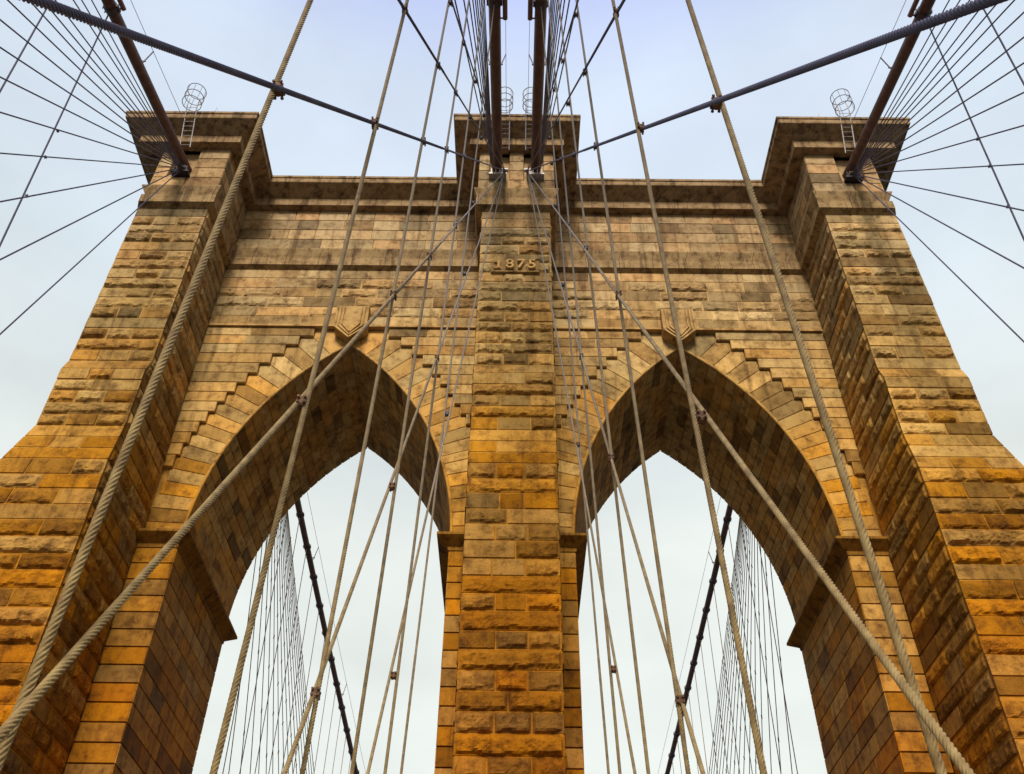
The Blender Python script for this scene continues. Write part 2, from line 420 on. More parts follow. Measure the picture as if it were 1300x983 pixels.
def WP(mb, name, mat, smooth=False):
    o = TP(mb, name, mat, smooth); o.parent = wall; o.location = (0, 0, 0); return o

# wall facing: rough courses above the ledge, smooth courses beside the arch rings
beds = [31.36]
bz = [31.36, 30.83, 30.27, 29.69, 29.10, 28.50, 27.92, 27.36, 26.80, 26.24, 25.67, 25.09, 24.50, 23.90, 23.30, 22.68, 22.04, 21.38, 20.70, 20.0]
def wpos(Y):
    def pos(A, B, a=0, b=1): return np.stack([A, Y+0*A, B], -1), np.stack([0*A, -1+0*A, 0*A], -1)
    return pos
facing = MB(); backing = MB()
for sgn in (-1, 1):
    lo, hi = sorted((sgn*CB, sgn*OI))
    zs = [31.36+.0, 32.05] + courses(32.05, 35.32, .70)[1:]
    for k in range(len(zs)-1):
        n = random.choice((6, 7, 8)); sp = splits(lo, hi, n, .25)
        for i in range(n):
            sm = k == 0 or k == len(zs)-2
            st = 0 if sm or random.random() < .35 else 1
            block(facing, wpos(DW-.06), sp[i], sp[i+1], zs[k], zs[k+1], (0, 0), st, amp=.09*random.uniform(.5, 1.2), res=.07, tint=rand_tint(-.05), depth=.25)
# ledge fillet
for sgn in (-1, 1):
    lo, hi = sorted((sgn*CB, sgn*OI)); backing.box((lo, DW-.04, 31.37), (hi, DW+.19, 35.3))
for sgn in (-1, 1):
    lo, hi = sorted((sgn*(CB+.1), sgn*(OI-.1)))
    facing.box((lo, DW-.12, 31.36), (hi, DW+.1, 31.46), (.7, .3, 0, 1))
TH = 1.62
def ext_x(z):   # distance from the arch axis to the extrados at level z
    r = RAD+TH; q = r*r-(z-ZI)**2
    return math.sqrt(max(q, 0)) - (RAD-HW)
KEYW = .80
rings = {}
for sgn in (-1, 1):
    ring = MB()
    for side in (-1, 1):                 # side=+1 away from the bridge axis
        lim = (OI-XA) if side > 0 else (XA-CB)
        fin = math.radians(0)
        # extrados corner per bed
        xl = [max(KEYW*.92, min(ext_x(z+.25), lim)) for z in bz]
        Ipts, Epts = [], []
        cxl = -(RAD-HW)                   # arc centre (axis-relative), curve on + side
        for k, z in enumerate(bz):
            ex, ez = xl[k], z
            if ext_x(z+.25) > lim-.01:
                # joint meets the buttress: aim it so that intrados spacing stays even
                th = math.asin(min(1, (z-ZI)/(RAD+TH*.55)))
                ez = ZI + math.tan(th)*(lim-cxl)
                ex = lim
            a = math.atan2(ez-ZI, ex-cxl)
            ix, iz = cxl+RAD*math.cos(a), ZI+RAD*math.sin(a)
            if ix < 0.02: ix, iz = .02, ZI+RISE-.02
            Ipts.append((ix, iz)); Epts.append((ex, ez))
        for k in range(len(bz)-1):
            I0, I1, E0, E1 = Ipts[k], Ipts[k+1], Epts[k], Epts[k+1]
            if E1[0] >= lim-.01 and E0[0] >= lim-.01: poly = [I0, E0, ((E0[0]+E1[0])/2, (E0[1]+E1[1])/2), E1, I1]
            elif E1[0] >= lim-.01: poly = [I0, E0, (lim, E0[1]), E1, I1]
            else: poly = [I0, E0, (E1[0], E0[1]), E1, I1]
            if k == 0: poly[0] = (0.02, ZI+RISE); poly[1] = (KEYW*.15, bz[0])
            Pp = np.array(poly); c = Pp.mean(0)
            dd = np.linalg.norm(Pp-c, axis=1, keepdims=True)
            o1 = Pp + (c-Pp)/dd*.022; o2 = Pp + (c-Pp)/dd*.06
            Xs = lambda q: sgn*XA + (side*sgn)*q[:, 0]
            n = len(Pp); tn = rand_tint(-.08)
            yv = DW+.16-random.uniform(0, .015)
            V = np.vstack([np.c_[Xs(o1), np.full(n, yv+.07), o1[:, 1]], np.c_[Xs(o1), np.full(n, yv+.02), o1[:, 1]], np.c_[Xs(o2), np.full(n, yv), o2[:, 1]]])
            Vc = np.vstack([V, [[Xs(c[None])[0], yv-.004, c[1]]]])
            Q = []
            for r_ in (0, 1):
                for i in range(n): j = (i+1) % n; Q.append((r_*n+i, r_*n+j, (r_+1)*n+j, (r_+1)*n+i))
            Q += [(2*n+0, 2*n+1, 2*n+2, 3*n), (2*n+2, 2*n+3, 2*n+4, 3*n), (2*n+4, 2*n+0, 3*n, 3*n)]
            Q = np.array(Q)
            if (side*sgn) > 0: Q = Q[:, ::-1]
            # degenerate last quad -> make a triangle pair by offset vertex
            ring_add = Q[:-1]; ring.add(Vc, ring_add, tn)
            m1 = (Vc[2*n+4]+Vc[2*n])/2
            Vt = np.vstack([Vc[2*n+4], m1, Vc[2*n], Vc[3*n]]); qt = np.array([(0, 1, 2, 3)]); 
            if (side*sgn) > 0: qt = qt[:, ::-1]
            ring.add(Vt, qt, tn)
            # horizontal courses outside the ring
            x0 = E1[0] if k < len(bz)-1 else lim
            x0 = xl[k] if k == 0 else xl[k]
            # course between bed k and k+1 starts at the corner xl[k+1]
            xs = xl[k+1]
            if xs < lim-.3:
                cx0, cx1 = xs, lim
                n_ = max(1, round((cx1-cx0)/2.4)); sp = splits(cx0, cx1, n_, .2)
                for i in range(n_):
                    a, b = sorted((sgn*XA+side*sgn*sp[i], sgn*XA+side*sgn*sp[i+1]))
                    tn2 = rand_tint(-.06)
                    block(facing, wpos(DW), a, b, bz[k+1], bz[k], (0, 0), 0, gap=.009, tint=tn2, depth=.2)
                lo_, hi_ = sorted((sgn*XA+side*sgn*(cx0+.01), sgn*XA+side*sgn*cx1)); backing.box((lo_, DW+.02, bz[k+1]+.009), (hi_, DW+.19, bz[k]-.009))
        # course over the first step, up to the keystone
    # edge roll along the intrados
    for s2 in (-1, 1):
        a = np.linspace(math.asin(0), math.asin(min(1, RISE/RAD)), 50); x = (-(RAD-HW)+(RAD+.05)*np.cos(a)); z = ZI+(RAD+.05)*np.sin(a)
        kk = x > 0.0; pts = np.c_[sgn*XA+s2*x[kk], np.full(kk.sum(), DW+.17), z[kk]]
        ring.tube(pts, .065, 8, tint=(.75, .4, 0, 1))
    rings[sgn] = ring
    WP(ring, 'arch_ring', STONE)
WP(facing, 'stone_facing', STONE); WP(backing, 'mortar_bed', MORTAR)

# arch soffits and jamb faces
for sgn in (-1, 1):
    sf = MB()
    for s2 in (-1, 1):
        amax = math.atan2(RISE, RAD-HW); Lc = RAD*amax
        nv = 23; n_ = nv
        for k in range(nv):
            v0, v1 = Lc*k/nv, Lc*(k+1)/nv
            yb = [DW+.17]; 
            while yb[-1] < DBK-.9: yb.append(yb[-1]+random.uniform(.8, 1.9))
            yb = [q for q in yb if q < DBK-.5]+[DBK]
            for i in range(len(yb)-1):
                def pos(A, B, s2=s2):
                    a = B/RAD; x = -(RAD-HW)+RAD*np.cos(a); z = ZI+RAD*np.sin(a)
                    return np.stack([sgn*XA+s2*x, A, z], -1), np.stack([-s2*np.cos(a), 0*A, -np.sin(a)], -1)
                t0 = MB(); block(t0, pos, yb[i], yb[i+1], v0, v1, (0, 0), 0, gap=.013, tint=rand_tint(-.32), depth=.05)
                if s2 > 0: t0.f = [q[:, ::-1] for q in t0.f]
                sf.v += t0.v; sf.f += [q+sf.n for q in t0.f]; sf.t += t0.t; sf.n += t0.n
    WP(sf, 'arch_soffit', STONE)
    zs = courses(ZB, 19.45, .66, .02)
    for X, nx, xb in ((sgn*XJ1, -sgn, OI), (sgn*XJ2, sgn, CB)):
        jb = MB()
        for k in range(len(zs)-1):
            n = random.choice((4, 5)); sp = splits(DW+.0, DBK, n, .25)
            for i in range(n):
                def pos(A, B): return np.stack([X+0*A, A, B], -1), np.stack([nx+0*A, 0*A, 0*A], -1)
                t0 = MB(); block(t0, pos, sp[i], sp[i+1], zs[k], zs[k+1], (0, 0), 0, tint=rand_tint(-.1), depth=.035)
                if nx < 0: t0.f = [q[:, ::-1] for q in t0.f]
                jb.v += t0.v; jb.f += [q+jb.n for q in t0.f]; jb.t += t0.t; jb.n += t0.n
        lo, hi = sorted((X, sgn*xb))
        for k in range(len(zs)-1):
            block(jb, wpos(DW), lo, hi, zs[k], zs[k+1], (0, 0), 0, gap=.01, tint=rand_tint(.02), depth=.22)
        WP(jb, 'jamb', STONE)

# imposts
for sgn in (-1, 1):
    for (xj, xb, nrm) in ((XJ1, OI, -1), (XJ2, CB, 1)):
        mb = MB(); q = .46
        def pl(dv, xj=xj, xb=xb, nrm=nrm, sgn=sgn):
            xa = xj + nrm*dv
            lo, hi = sorted((sgn*xa, sgn*(xb - (-nrm)*0)))
            return rectpoly(lo, hi, DW-dv, DBK+dv)
        loft(mb, [pl(.0), pl(.03), pl(.05), pl(q-.02), pl(q), pl(q), pl(.1)], [19.44, 19.46, 19.60, 19.90, 19.92, 20.02, 20.025], (.3, .4, 0, 1))
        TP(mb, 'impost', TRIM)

# keystones: nested chevron pendants
def prism(mb, pts, y0, y1, tint):
    P = np.array(pts, float); n = len(P)
    V = np.vstack([np.c_[P[:, 0], np.full(n, y0), P[:, 1]], np.c_[P[:, 0], np.full(n, y1), P[:, 1]]])
    Q = [(i, n+i, n+(i+1) % n, (i+1) % n) for i in range(n)]
    # pentagon front: split in two quads with mid vertex on the top edge
    mid = (V[0]+V[1])/2; V = np.vstack([V, mid])
    Q += [(0, 2*n, 3, 4), (2*n, 1, 2, 3)]
    mb.add(V, Q, tint)
for sgn in (-1, 1):
    mb = MB(); c = sgn*XA
    for sc, y1, tn in ((1, DW-.42, .62), (.80, DW-.37, .7), (.60, DW-.32, .6)):
        hw = .76*sc; zt = 32.40; zs_ = 31.02+.16*(1-sc)*3; zt2 = 30.30+.42*(1-sc)*2
        pts = [(c-hw, zt), (c+hw, zt), (c+hw, zs_), (c, zt2), (c-hw, zs_)]
        prism(mb, pts, y1, DW+.2, (tn, .45, 0, 1))
    # raised frames: outer body then two proud inner borders as thin bars
    for sc in (1.0, .80, .60):
        hw = .76*sc-.0; zs_ = 31.02+.16*(1-sc)*3; zt2 = 30.30+.42*(1-sc)*2; yy = DW-.44-.03*(1-sc)
        path = [(c-hw+.04, 32.35), (c-hw+.04, zs_+.02), (c, zt2+.05), (c+hw-.04, zs_+.02), (c+hw-.04, 32.35)]
        for i in range(4):
            mb.bar((path[i][0], yy, path[i][1]), (path[i+1][0], yy, path[i+1][1]), .07, .07, up=(0, 1, 0), tint=(.7, .4, 0, 1))
    TP(mb, 'keystone', STONE)

# cornice and string courses, following the plan of the tower
def outline(d, do=None, outer=None, rear=None):
    """closed plan, counter-clockwise from above, projecting d in front of the body"""
    do = d if do is None else do
    xo_ = (OO+.15 if outer is None else outer)
    yb_, yw = DB-d, DW-d
    h = [(CB+d, yb_), (CB+d, yw), (OI-do, yw), (OI-do, yb_), (xo_, yb_)]
    if rear: h += [(xo_, rear[0]), (rear[1], rear[0])]
    front = [(-x, y) for x, y in h[::-1]] + h
    back = [(x, 2*YM-y) for x, y in front[::-1]]
    return front+back
mb = MB()
def ring_loft(spec, tint):
    loft(mb, [outline(*s[0]) for s in spec], [s[1] for s in spec], tint)
RR = None
o = lambda d, ex: (d, d, ex)
# lower string course and cove under the plain dado
def o2(d, ex, rx): return (d, d, ex, (29.9, rx))
sc_ = MB(); mb = sc_
ring_loft([(o2(.02, OO+.0, 18.12), 35.28), (o2(.05, OO+.02, 18.15), 35.30), (o2(.28, OO-.05, 18.55), 35.44), (o2(.30, OO-.05, 18.6), 35.45), (o2(.30, OO-.05, 18.6), 35.98), (o2(.26, OO-.06, 18.55), 36.0),
           (o2(.27, OO-.2, 18.2), 36.02), (o2(.42, OO+.05, 18.3), 36.50), (o2(.42, OO+.05, 18.3), 36.56), (o2(.20, OO-.3, 18.0), 36.565)], (.5, .5, 0, 1))
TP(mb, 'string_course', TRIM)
mb = MB()
ring_loft([(o(.2, 17.6), 39.585), (o(.72, 18.55), 39.60), (o(.75, 18.6), 39.62), (o(.75, 18.6), 40.14), (o(.8, 18.6), 40.16), (o(1.38, 19.15), 40.50), (o(1.50, 19.32), 40.56), (o(1.52, 19.35), 40.60),
           (o(1.52, 19.35), 40.86), (o(1.57, 19.40), 40.88), (o(1.57, 19.40), 41.03), (o(1.2, 19.0), 41.06)], (.55, .4, 0, 1))
P = outline(1.2, 1.2, 19.0); 
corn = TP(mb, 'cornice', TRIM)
# flat roof slabs
mb = MB()
mb.box((-19, DB-1.1, 40.7), (-OI+1.1, 2*YM-DB+1.1, 41.05)); mb.box((OI-1.1, DB-1.1, 40.7), (19, 2*YM-DB+1.1, 41.05))
mb.box((-CB-1.1, DB-1.1, 40.7), (CB+1.1, 2*YM-DB+1.1, 41.05)); mb.box((-OI+1.2, DW-1.1, 40.72), (-CB-1.2, DBK+1.1, 41.04)); mb.box((CB+1.2, DW-1.1, 40.72), (OI-1.2, DBK+1.1, 41.04))
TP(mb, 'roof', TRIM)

# plain ashlar dado between string course and cornice, with the openings for the cables
dd = MB(); DZ = [36.56, 37.32, 38.08, 38.84, 39.6]
def dado_face(lo, hi, Y, holes=()):
    for k in range(4):
        spans = [(lo, hi)]
        for (a, b, za, zb) in holes:
            if za < DZ[k+1]-.05 and zb > DZ[k]+.05:
                spans = [t for (s, e) in spans for t in ((s, min(e, a)), (max(s, b), e)) if t[1]-t[0] > .05]
        for (s, e) in spans:
            n = max(1, round((e-s)/1.35)); sp = splits(s, e, n, .2)
            for i in range(n):
                t0 = rand_tint(-.1); block(dd, wpos(Y), sp[i], sp[i+1], DZ[k], DZ[k+1], (0, 0), 0, gap=.01, tint=t0, depth=.05)
HX = 16.2
dado_face(-CB-.24, CB+.24, DB-.3, ((-1.30, -.36, 37.32, 39.6), (.36, 1.30, 37.32, 39.6)))
for sgn in (-1, 1):
    lo, hi = sorted((sgn*(OI-.24), sgn*17.42)); a, b = sorted((sgn*15.62, sgn*16.78))
    dado_face(lo, hi, DB-.3, ((a, b, 37.6, 39.6),))
    lo, hi = sorted((sgn*(CB+.24), sgn*(OI-.24))); dado_face(lo, hi, DW-.35)
    for X, nx in ((sgn*(OI-.24), -sgn), (sgn*(CB+.24), sgn), (sgn*17.42, sgn)):
        y1 = DW-.35 if abs(X) < 17 else 2*YM-DB
        for k in range(4):
            sp = splits(DB-.3, y1, 3 if k % 2 else 2, .1)
            for i in range(len(sp)-1):
                def pos(A, B): return np.stack([X+0*A, A, B], -1), np.stack([nx+0*A, 0*A, 0*A], -1)
                t0 = MB(); block(t0, pos, sp[i], sp[i+1], DZ[k], DZ[k+1], (0, 0), 0, tint=rand_tint(.0), depth=.04)
                if nx < 0: t0.f = [q[:, ::-1] for q in t0.f]
                dd.v += t0.v; dd.f += [q+dd.n for q in t0.f]; dd.t += t0.t; dd.n += t0.n
TP(dd, 'dado', STONE)
# backing of the dado: solid masses left and right of the cable openings
mb = MB(); g2 = .255
for (a, b) in ((-CB-.2, -1.32), (-.34, .34), (1.32, CB+.2)):
    mb.box((a, DB-g2, 36.5), (b, DB+2.5, 39.62))
mb.box((-CB-.2, DB-g2, 36.5), (CB+.2, DB+2.5, 37.31))
for sgn in (-1, 1):
    for a, b in ((OI-.2, 15.60), (16.80, 17.38)):
        lo, hi = sorted((sgn*a, sgn*b)); mb.box((lo, DB-g2, 36.5), (hi, DW+1, 39.62))
    lo, hi = sorted((sgn*(OI-.2), sgn*17.38)); mb.box((lo, DB-g2+.01, 36.5), (hi, DB+2.5, 37.58))
    lo, hi = sorted((sgn*(CB+.2), sgn*(OI-.2))); mb.box((lo, DW-.31, 36.5), (hi, DW+1, 39.62))
TP(mb, 'dado_core', MORTAR)

# date on the centre buttress
cu_ = bpy.data.curves.new('date', 'FONT'); cu_.body = '1875'; cu_.size = .78; cu_.extrude = .085; cu_.align_x = 'CENTER'; cu_.space_character = 1.25; cu_.offset = .006
to = bpy.data.objects.new('tmp', cu_); S.collection.objects.link(to)
dg = bpy.context.evaluated_depsgraph_get(); me = bpy.data.meshes.new_from_object(to.evaluated_get(dg)); bpy.data.objects.remove(to)
me.transform(Matrix.Translation((0, DB-.18, 31.11)) @ Matrix.Rotation(math.pi/2, 4, 'X')); me.transform(Matrix.Translation((0, -YM, 0)))
me.materials.clear(); me.materials.append(STONE)
pl = MB(); pl.box((-1.04, DB-.10, 31.02), (1.04, DB+.02, 31.72), (.45, .35, 0, 1)); pl.box((-1.06, DB-.15, 30.95), (1.06, DB+.02, 31.03), (.6, .4, 0, 1))
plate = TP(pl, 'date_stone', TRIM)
at_ = me.attributes.new('tint', 'FLOAT_COLOR', 'POINT'); at_.data.foreach_set('color', np.tile(np.array([1, .4, 0, 1], np.float32), len(me.vertices)))
dn = link('numerals', me, plate)

for lo_, hi_ in (((-.93, DB-.215, 31.11), (-.63, DB-.09, 31.18)), ((-.92, DB-.215, 31.52), (-.80, DB-.09, 31.585))):
    sf_ = MB(); sf_.box(lo_, hi_); sf_.t = [np.tile((1, .4, 0, 1), (8, 1))]; o_ = TP(sf_, 'numeral_serif', STONE); o_.parent = plate; o_.location = (0, 0, 0)
S_ = [(-.0, 0)]

# ------------------------------------------------------------------ cables
LOCAL = lambda p, o: tuple(np.array(p)-np.array(o))
def cab(side, inner):
    """centre line of one main cable: near side, over the tower, far side"""
    P = []
    def zc(d): return 38.3 - .24*d + .0005*d*d
    for Y in np.arange(-90, 27.6, 2.0):
        d_ = 27.8-Y; X = .92 if inner else (16.1 + (.018 if side < 0 else .004)*min(d_, 40))
        P.append((side*X, Y, zc(d_)))
    P.append((side*(.92 if inner else 16.1), 27.8, 38.3))
    for Y in (31, 36, 41):
        t = (Y-27.8)/13.2; P.append((side*(.92 if inner else 16.1-1.85*t), Y, 38.3+.55*math.sin(t*math.pi)-1.1*t))
    for Y in np.arange(43, 150, 3.0):
        d_ = Y-41; P.append((side*(.92 if inner else 14.25-.044*d_), Y, 37.2-.25*d_+.0004*d_*d_))
    return np.array(P)
def cab_at(C, Y): return np.array([np.interp(Y, C[:, 1], C[:, 0]), Y, np.interp(Y, C[:, 1], C[:, 2])])

ORD = ['first', 'second', 'third', 'fourth', 'fifth', 'sixth', 'seventh', 'eighth', 'ninth', 'tenth', 'eleventh', 'twelfth', 'thirteenth', 'fourteenth', 'fifteenth', 'sixteenth', 'seventeenth', 'eighteenth', 'nineteenth', 'twentieth']
TENS = {2: 'twenty', 3: 'thirty'}
def ordw(i):
    if i < 20: return ORD[i]
    t, u = divmod(i+1, 10)
    return {2: 'twentieth', 3: 'thirtieth', 4: 'fortieth'}[t] if u == 0 else {2: 'twenty', 3: 'thirty', 4: 'forty'}[t]+'-'+ORD[u-1]

def band_mesh(r, ln, rot):
    mb = MB(); a = np.array([[0, -ln/2, 0], [0, ln/2, 0]])
    mb.tube(a, r, 16)
    for s in (-1, 1):
        mb.box((s*r*.98-.03, -ln/2+.01, -.06), (s*r*.98+.05, ln/2-.01, .06))
        for k in (-.3, .3): mb.tube(np.array([[s*(r+.03), k*ln, -.13], [s*(r+.03), k*ln, .13]]), .018, 6)
    return mb.mesh('cable_band', CLAMP)
BAND = band_mesh(.27, .34, 0)
BOT = {4.22: 2.245, 6.68: 2.06, 9.6: 2.12, 11.79: 2.0, 14.54: 1.98, 17.9: 2.2, 4.66: 2.275, 6.87: 1.99, 10.16: 2.10, 12.93: 2.10, 15.26: 1.98, 17.95: 2.12}
NEAR_S = {(-1, 1): [4.22, 6.68, 9.6, 11.79, 14.54, 17.9], (1, 1): [4.66, 6.87, 10.16, 12.93, 15.26, 17.95], (-1, 0): [15.57, 18.39], (1, 0): [15.5, 18.3]}
FAR_S = [46.5+2.75*k for k in range(34)]
SIDE = {-1: 'left', 1: 'right'}; INN = {1: 'inner', 0: 'outer'}
cables = {}
for (side, inner) in ((-1, 1), (1, 1), (-1, 0), (1, 0)):
    C = cab(side, inner); cables[side, inner] = C
    base = C[np.argmin(abs(C[:, 1]-27.8))]
    ob = empty('main_cable', tuple(base))
    tag(ob, f'thick brown {INN[inner]} suspension cable entering the tower top on the {SIDE[side]} of the photo', 'bridge cable', 'thick main cables')
    # resample
    mb = MB(); mb.tube(C, np.interp(C[:, 1], [20, 60], [.240, .185]), 20)
    mb.build('cable', CABLE, ob, tuple(base), smooth=True)
    for Y in NEAR_S[side, inner] + ([] if inner else FAR_S):
        p = cab_at(C, Y); b = link('cable_band', BAND, ob, LOCAL(p, base)); sl_ = -.24 if Y > 36 else .24
        b.scale = (.8,)*3 if Y > 36 else (1,)*3; b.rotation_euler = (math.atan(-.24 if Y > 36 else .23), 0, 0)
    # hand ropes and their stanchions
    for s2 in (-1, 1):
        mb = MB(); Q = C.copy(); sel = (Q[:, 1] < 27) | (Q[:, 1] > 43.5)
        for part in (Q[Q[:, 1] < 27], Q[Q[:, 1] > 43.5]):
            mb.tube(part + np.array([s2*.42, 0, 1.0]), .012 if not inner else .010, 5)
        mb.build('hand_rope', OUTROPE, ob, tuple(base))
    for Y in [8, 14.9, 21.2] + [56, 70, 84, 98]:
        p = cab_at(C, Y); mb = MB()
        for s2 in (-1, 1): mb.bar(p+np.array([s2*.2, 0, .05]), p+np.array([s2*.42, 0, 1.03]), .04, .04, up=(0, 1, 0))
        mb.bar(p+np.array([-.3, 0, .2]), p+np.array([.3, 0, .2]), .05, .05, up=(0, 1, 0))
        mb.build('stanchion', CLAMP, ob, tuple(base))

# ropes
def clamp_mesh():
    mb = MB()
    mb.tube(np.array([[0, 0, -.085], [0, 0, .085]]), .062, 10)
    for s in (-1, 1):
        for z in (-.05, .05):
            mb.tube(np.array([[-.10, s*.05, z], [.10, s*.05, z]]), .013, 6)
            mb.tube(np.array([[.09, s*.05, z], [.115, s*.05, z]]), .024, 6); mb.tube(np.array([[-.115, s*.05, z], [-.09, s*.05, z]]), .024, 6)
    mb.box((-.07, -.075, -.06), (-.05, .075, .06)); mb.box((.05, -.075, -.06), (.07, .075, .06))
    return mb.mesh('clamp', CLAMP)
CL = clamp_mesh(); CL.transform(Matrix.Scale(.60, 4)); CLR = CL.copy(); CLR.materials.clear(); CLR.materials.append(RUST)
DECK = -1.75
def rope_pts(a, b, step=None):
    a = np.array(a, float); b = np.array(b, float); n = 2 if not step else max(2, int(np.linalg.norm(b-a)/step)+1)
    return a + (b-a)*np.linspace(0, 1, n)[:, None]
def rope(name, a, b, r, mat, label, cat, group, twist=True, clamps=(), dots=()):
    """a = upper end, b = lower end; thing's base is the lower end"""
    a = np.array(a, float); b = np.array(b, float)
    mb = MB()
    if twist:
        # fine strands where the rope is close to the walkway, plain tube high up
        Ln = np.linalg.norm(b-a); t = np.linspace(0, 1, 200)
        D = np.linalg.norm(a+(b-a)*t[:, None], axis=1)
        near = t[D < 20]
        if len(near) > 2:
            t0, t1 = near[0], near[-1]
            n = int(Ln*(t1-t0)/(r*.75)); P = a+(b-a)*np.linspace(t0, t1, n)[:, None]
            mb.tube(P, r, 24, lobes=6, pitch=r*9, amp=.17)
            if t0 > 0: mb.tube(rope_pts(a, a+(b-a)*t0, 3), r*.97, 10)
            if t1 < 1: mb.tube(rope_pts(a+(b-a)*t1, b, 3), r*.97, 10)
        else: mb.tube(rope_pts(a, b, 4), r, 10)
    else: mb.tube(rope_pts(a, b, 6), r, 6)
    for p in dots: mb.tube(np.array([np.array(p)-(b-a)/np.linalg.norm(b-a)*.11, np.array(p)+(b-a)/np.linalg.norm(b-a)*.11]), r*1.55, 6)
    if clamps:
        th = empty(name, tuple(b)); mb.build('strand', mat, th, tuple(b), smooth=True)
        dirv = Vector(a-b).normalized(); q = dirv.to_track_quat('Z', 'Y')
        for (p, me) in clamps:
            c = link('clamp', me, th, LOCAL(p, b)); c.scale = (.8,)*3 if abs(p[0]) > 8 else (1,)*3; c.rotation_mode = 'QUATERNION'; c.rotation_quaternion = q
    else:
        th = mb.build(name, mat, None, tuple(b), smooth=True)
    tag(th, label, cat, group); return th

WI, WO = 2.2, 13.5
STAY_IN = {-1: [11.13, 6.52, 1.99, -2.2, -5.75] + [-10.3-4.45*k for k in range(7)] + [-44, -52, -62, -76], 1: [11.8, 7.05, 2.2, -2.17, -5.9] + [-10.4-4.45*k for k in range(7)] + [-44, -52, -62, -76]}
STAY_OUT = {-1: [11.3, 6.5, 2.0, -2.45, -6.8, -11.1, -15.2, -19.5, -24.2, -29.0, -33.2, -38.5, -50, -58, -72], 1: [11.5, 6.7, 2.1, -2.35, -6.7, -11, -15.4, -19.8, -24.6, -29.5, -34, -39.5, -50, -59, -74]}
XIN = {-1: -.56, 1: .52}; XOUT = {-1: -16.05, 1: 16.1}
def stay_ends(side, inner, Yj):
    A = np.array([XIN[side] if Yj > -12 else side*1.12, 27.35, 37.8]) if inner else np.array([XOUT[side], 27.3, 37.75])
    B = np.array([side*(WI if inner else WO), Yj, -1.65]); return A, B
for side in (-1, 1):
    for inner in (1, 0):
        C = cables[side, inner]; stays = (STAY_IN if inner else STAY_OUT)[side]
        for n_, Yk in enumerate(sorted(NEAR_S[side, inner], reverse=True)):
            top = cab_at(C, Yk)+np.array([0, 0, -.25]); bot = np.array([side*(BOT[Yk] if inner else WO), Yk, DECK])
            cl = []
            for Yj in stays[:6 if inner else 5]:
                if Yj > Yk: continue
                A, B = stay_ends(side, inner, Yj); t = (A[1]-Yk)/(A[1]-B[1]); p = A+(B-A)*t
                if p[2] > top[2]-1.5 or p[2] < 2.5: continue
                tt = (top[2]-p[2])/(top[2]-bot[2]); ps = top+(bot-top)*tt; p = (p+ps)/2
                cl.append((p, CLR if p[2] < 14 else CL))
            rope('suspender_rope', top, bot, .0245 if inner else .030, ROPE if inner else OUTROPE,
                 f'{ordw(n_)} steep hanger rope out from the tower under the {SIDE[side]} {INN[inner]} cable', 'wire rope', 'hanger ropes in front of the tower', twist=bool(inner), clamps=cl)
        for n_, Yj in enumerate(stays):
            A, B = stay_ends(side, inner, Yj)
            rad = (.0235 if n_ < 4 else .021) if inner else .026
            rope('stay_rope', A, B, rad, ROPE if inner and n_ < 3 else OUTROPE,
                 f'{ordw(n_)} stay, counting upwards, in the fan below the {SIDE[side]} {INN[inner]} cable', 'wire rope', 'diagonal stays fanning from the tower top',
                 twist=bool(inner) and n_ < 6)

# far side ropes, seen through the arches
for side in (-1, 1):
    C = cables[side, 0]; FA = np.array([side*14.2, 43.2, 36.9]); fst = [52+4.5*k for k in range(17)]
    for n_, Yk in enumerate(FAR_S):
        top = cab_at(C, Yk)+np.array([0, 0, -.22]); bot = np.array([side*13.2, Yk, DECK]); dots = []
        for Yj in fst:
            if Yj < Yk: continue
            B = np.array([side*13.2, Yj, DECK]); t = (Yk-FA[1])/(Yj-FA[1]); p = FA+(B-FA)*t
            if p[2] < top[2]-1: dots.append(p)
        rope('suspender_rope', top, bot, .024, FARROPE, f'{ordw(n_)} hanger rope behind the tower seen through the {SIDE[side]} arch', 'wire rope', 'hanger ropes seen through the arches', False, dots=dots)
    for n_, Yj in enumerate(fst):
        rope('stay_rope', FA, (side*13.2, Yj, DECK), .024, FARROPE, f'{ordw(n_)} diagonal stay behind the tower seen through the {SIDE[side]} arch', 'wire rope', 'diagonal stays seen through the arches', False)

# saddle castings where the stays leave the tower
def saddle(side, inner):
    x = (XIN if inner else XOUT)[side]; loc = (side*(.9 if inner else 16.1), 27.4, 37.5)
    th = empty('stay_bracket', loc)
    tag(th, f'dark iron bracket at the cable opening holding the {SIDE[side]} {INN[inner]} stay ropes', 'bracket', 'iron stay brackets on the tower')
    mb = MB(); X0 = loc[0]
    mb.box((X0-.42, 27.18, 37.36), (X0+.42, 27.62, 37.46)); 
    for k in (-.3, -.1, .1, .3): mb.box((X0+k-.02, 27.2, 37.46), (X0+k+.02, 27.55, 37.8))
    mb.build('bracket_plate', STEEL if inner else IRON, th, loc)
    s = (-1 if inner else -1)*side
    mb = MB(); mb.tube(np.array([[x-.16, 27.28, 37.78], [x+.16, 27.28, 37.78]]), .10, 12)
    mb.bar((X0, 27.35, 37.5), (x, 27.3, 37.78), .14, .12)
    mb.build('pin', STEEL, th, loc)
    for k in range(3 if inner else 5):       # rope sockets pointing to the stays
        st = stay_ends(side, inner, (STAY_IN if inner else STAY_OUT)[side][k*2]); A, B = st; u = (B-A)/np.linalg.norm(B-A)
        mb = MB(); mb.tube(np.array([A, A+u*.55]), .065, 8); mb.tube(np.array([A+u*.55, A+u*.75]), .045, 8); mb.build('socket', IRON, th, loc)
for side in (-1, 1):
    for inner in (1, 0): saddle(side, inner)

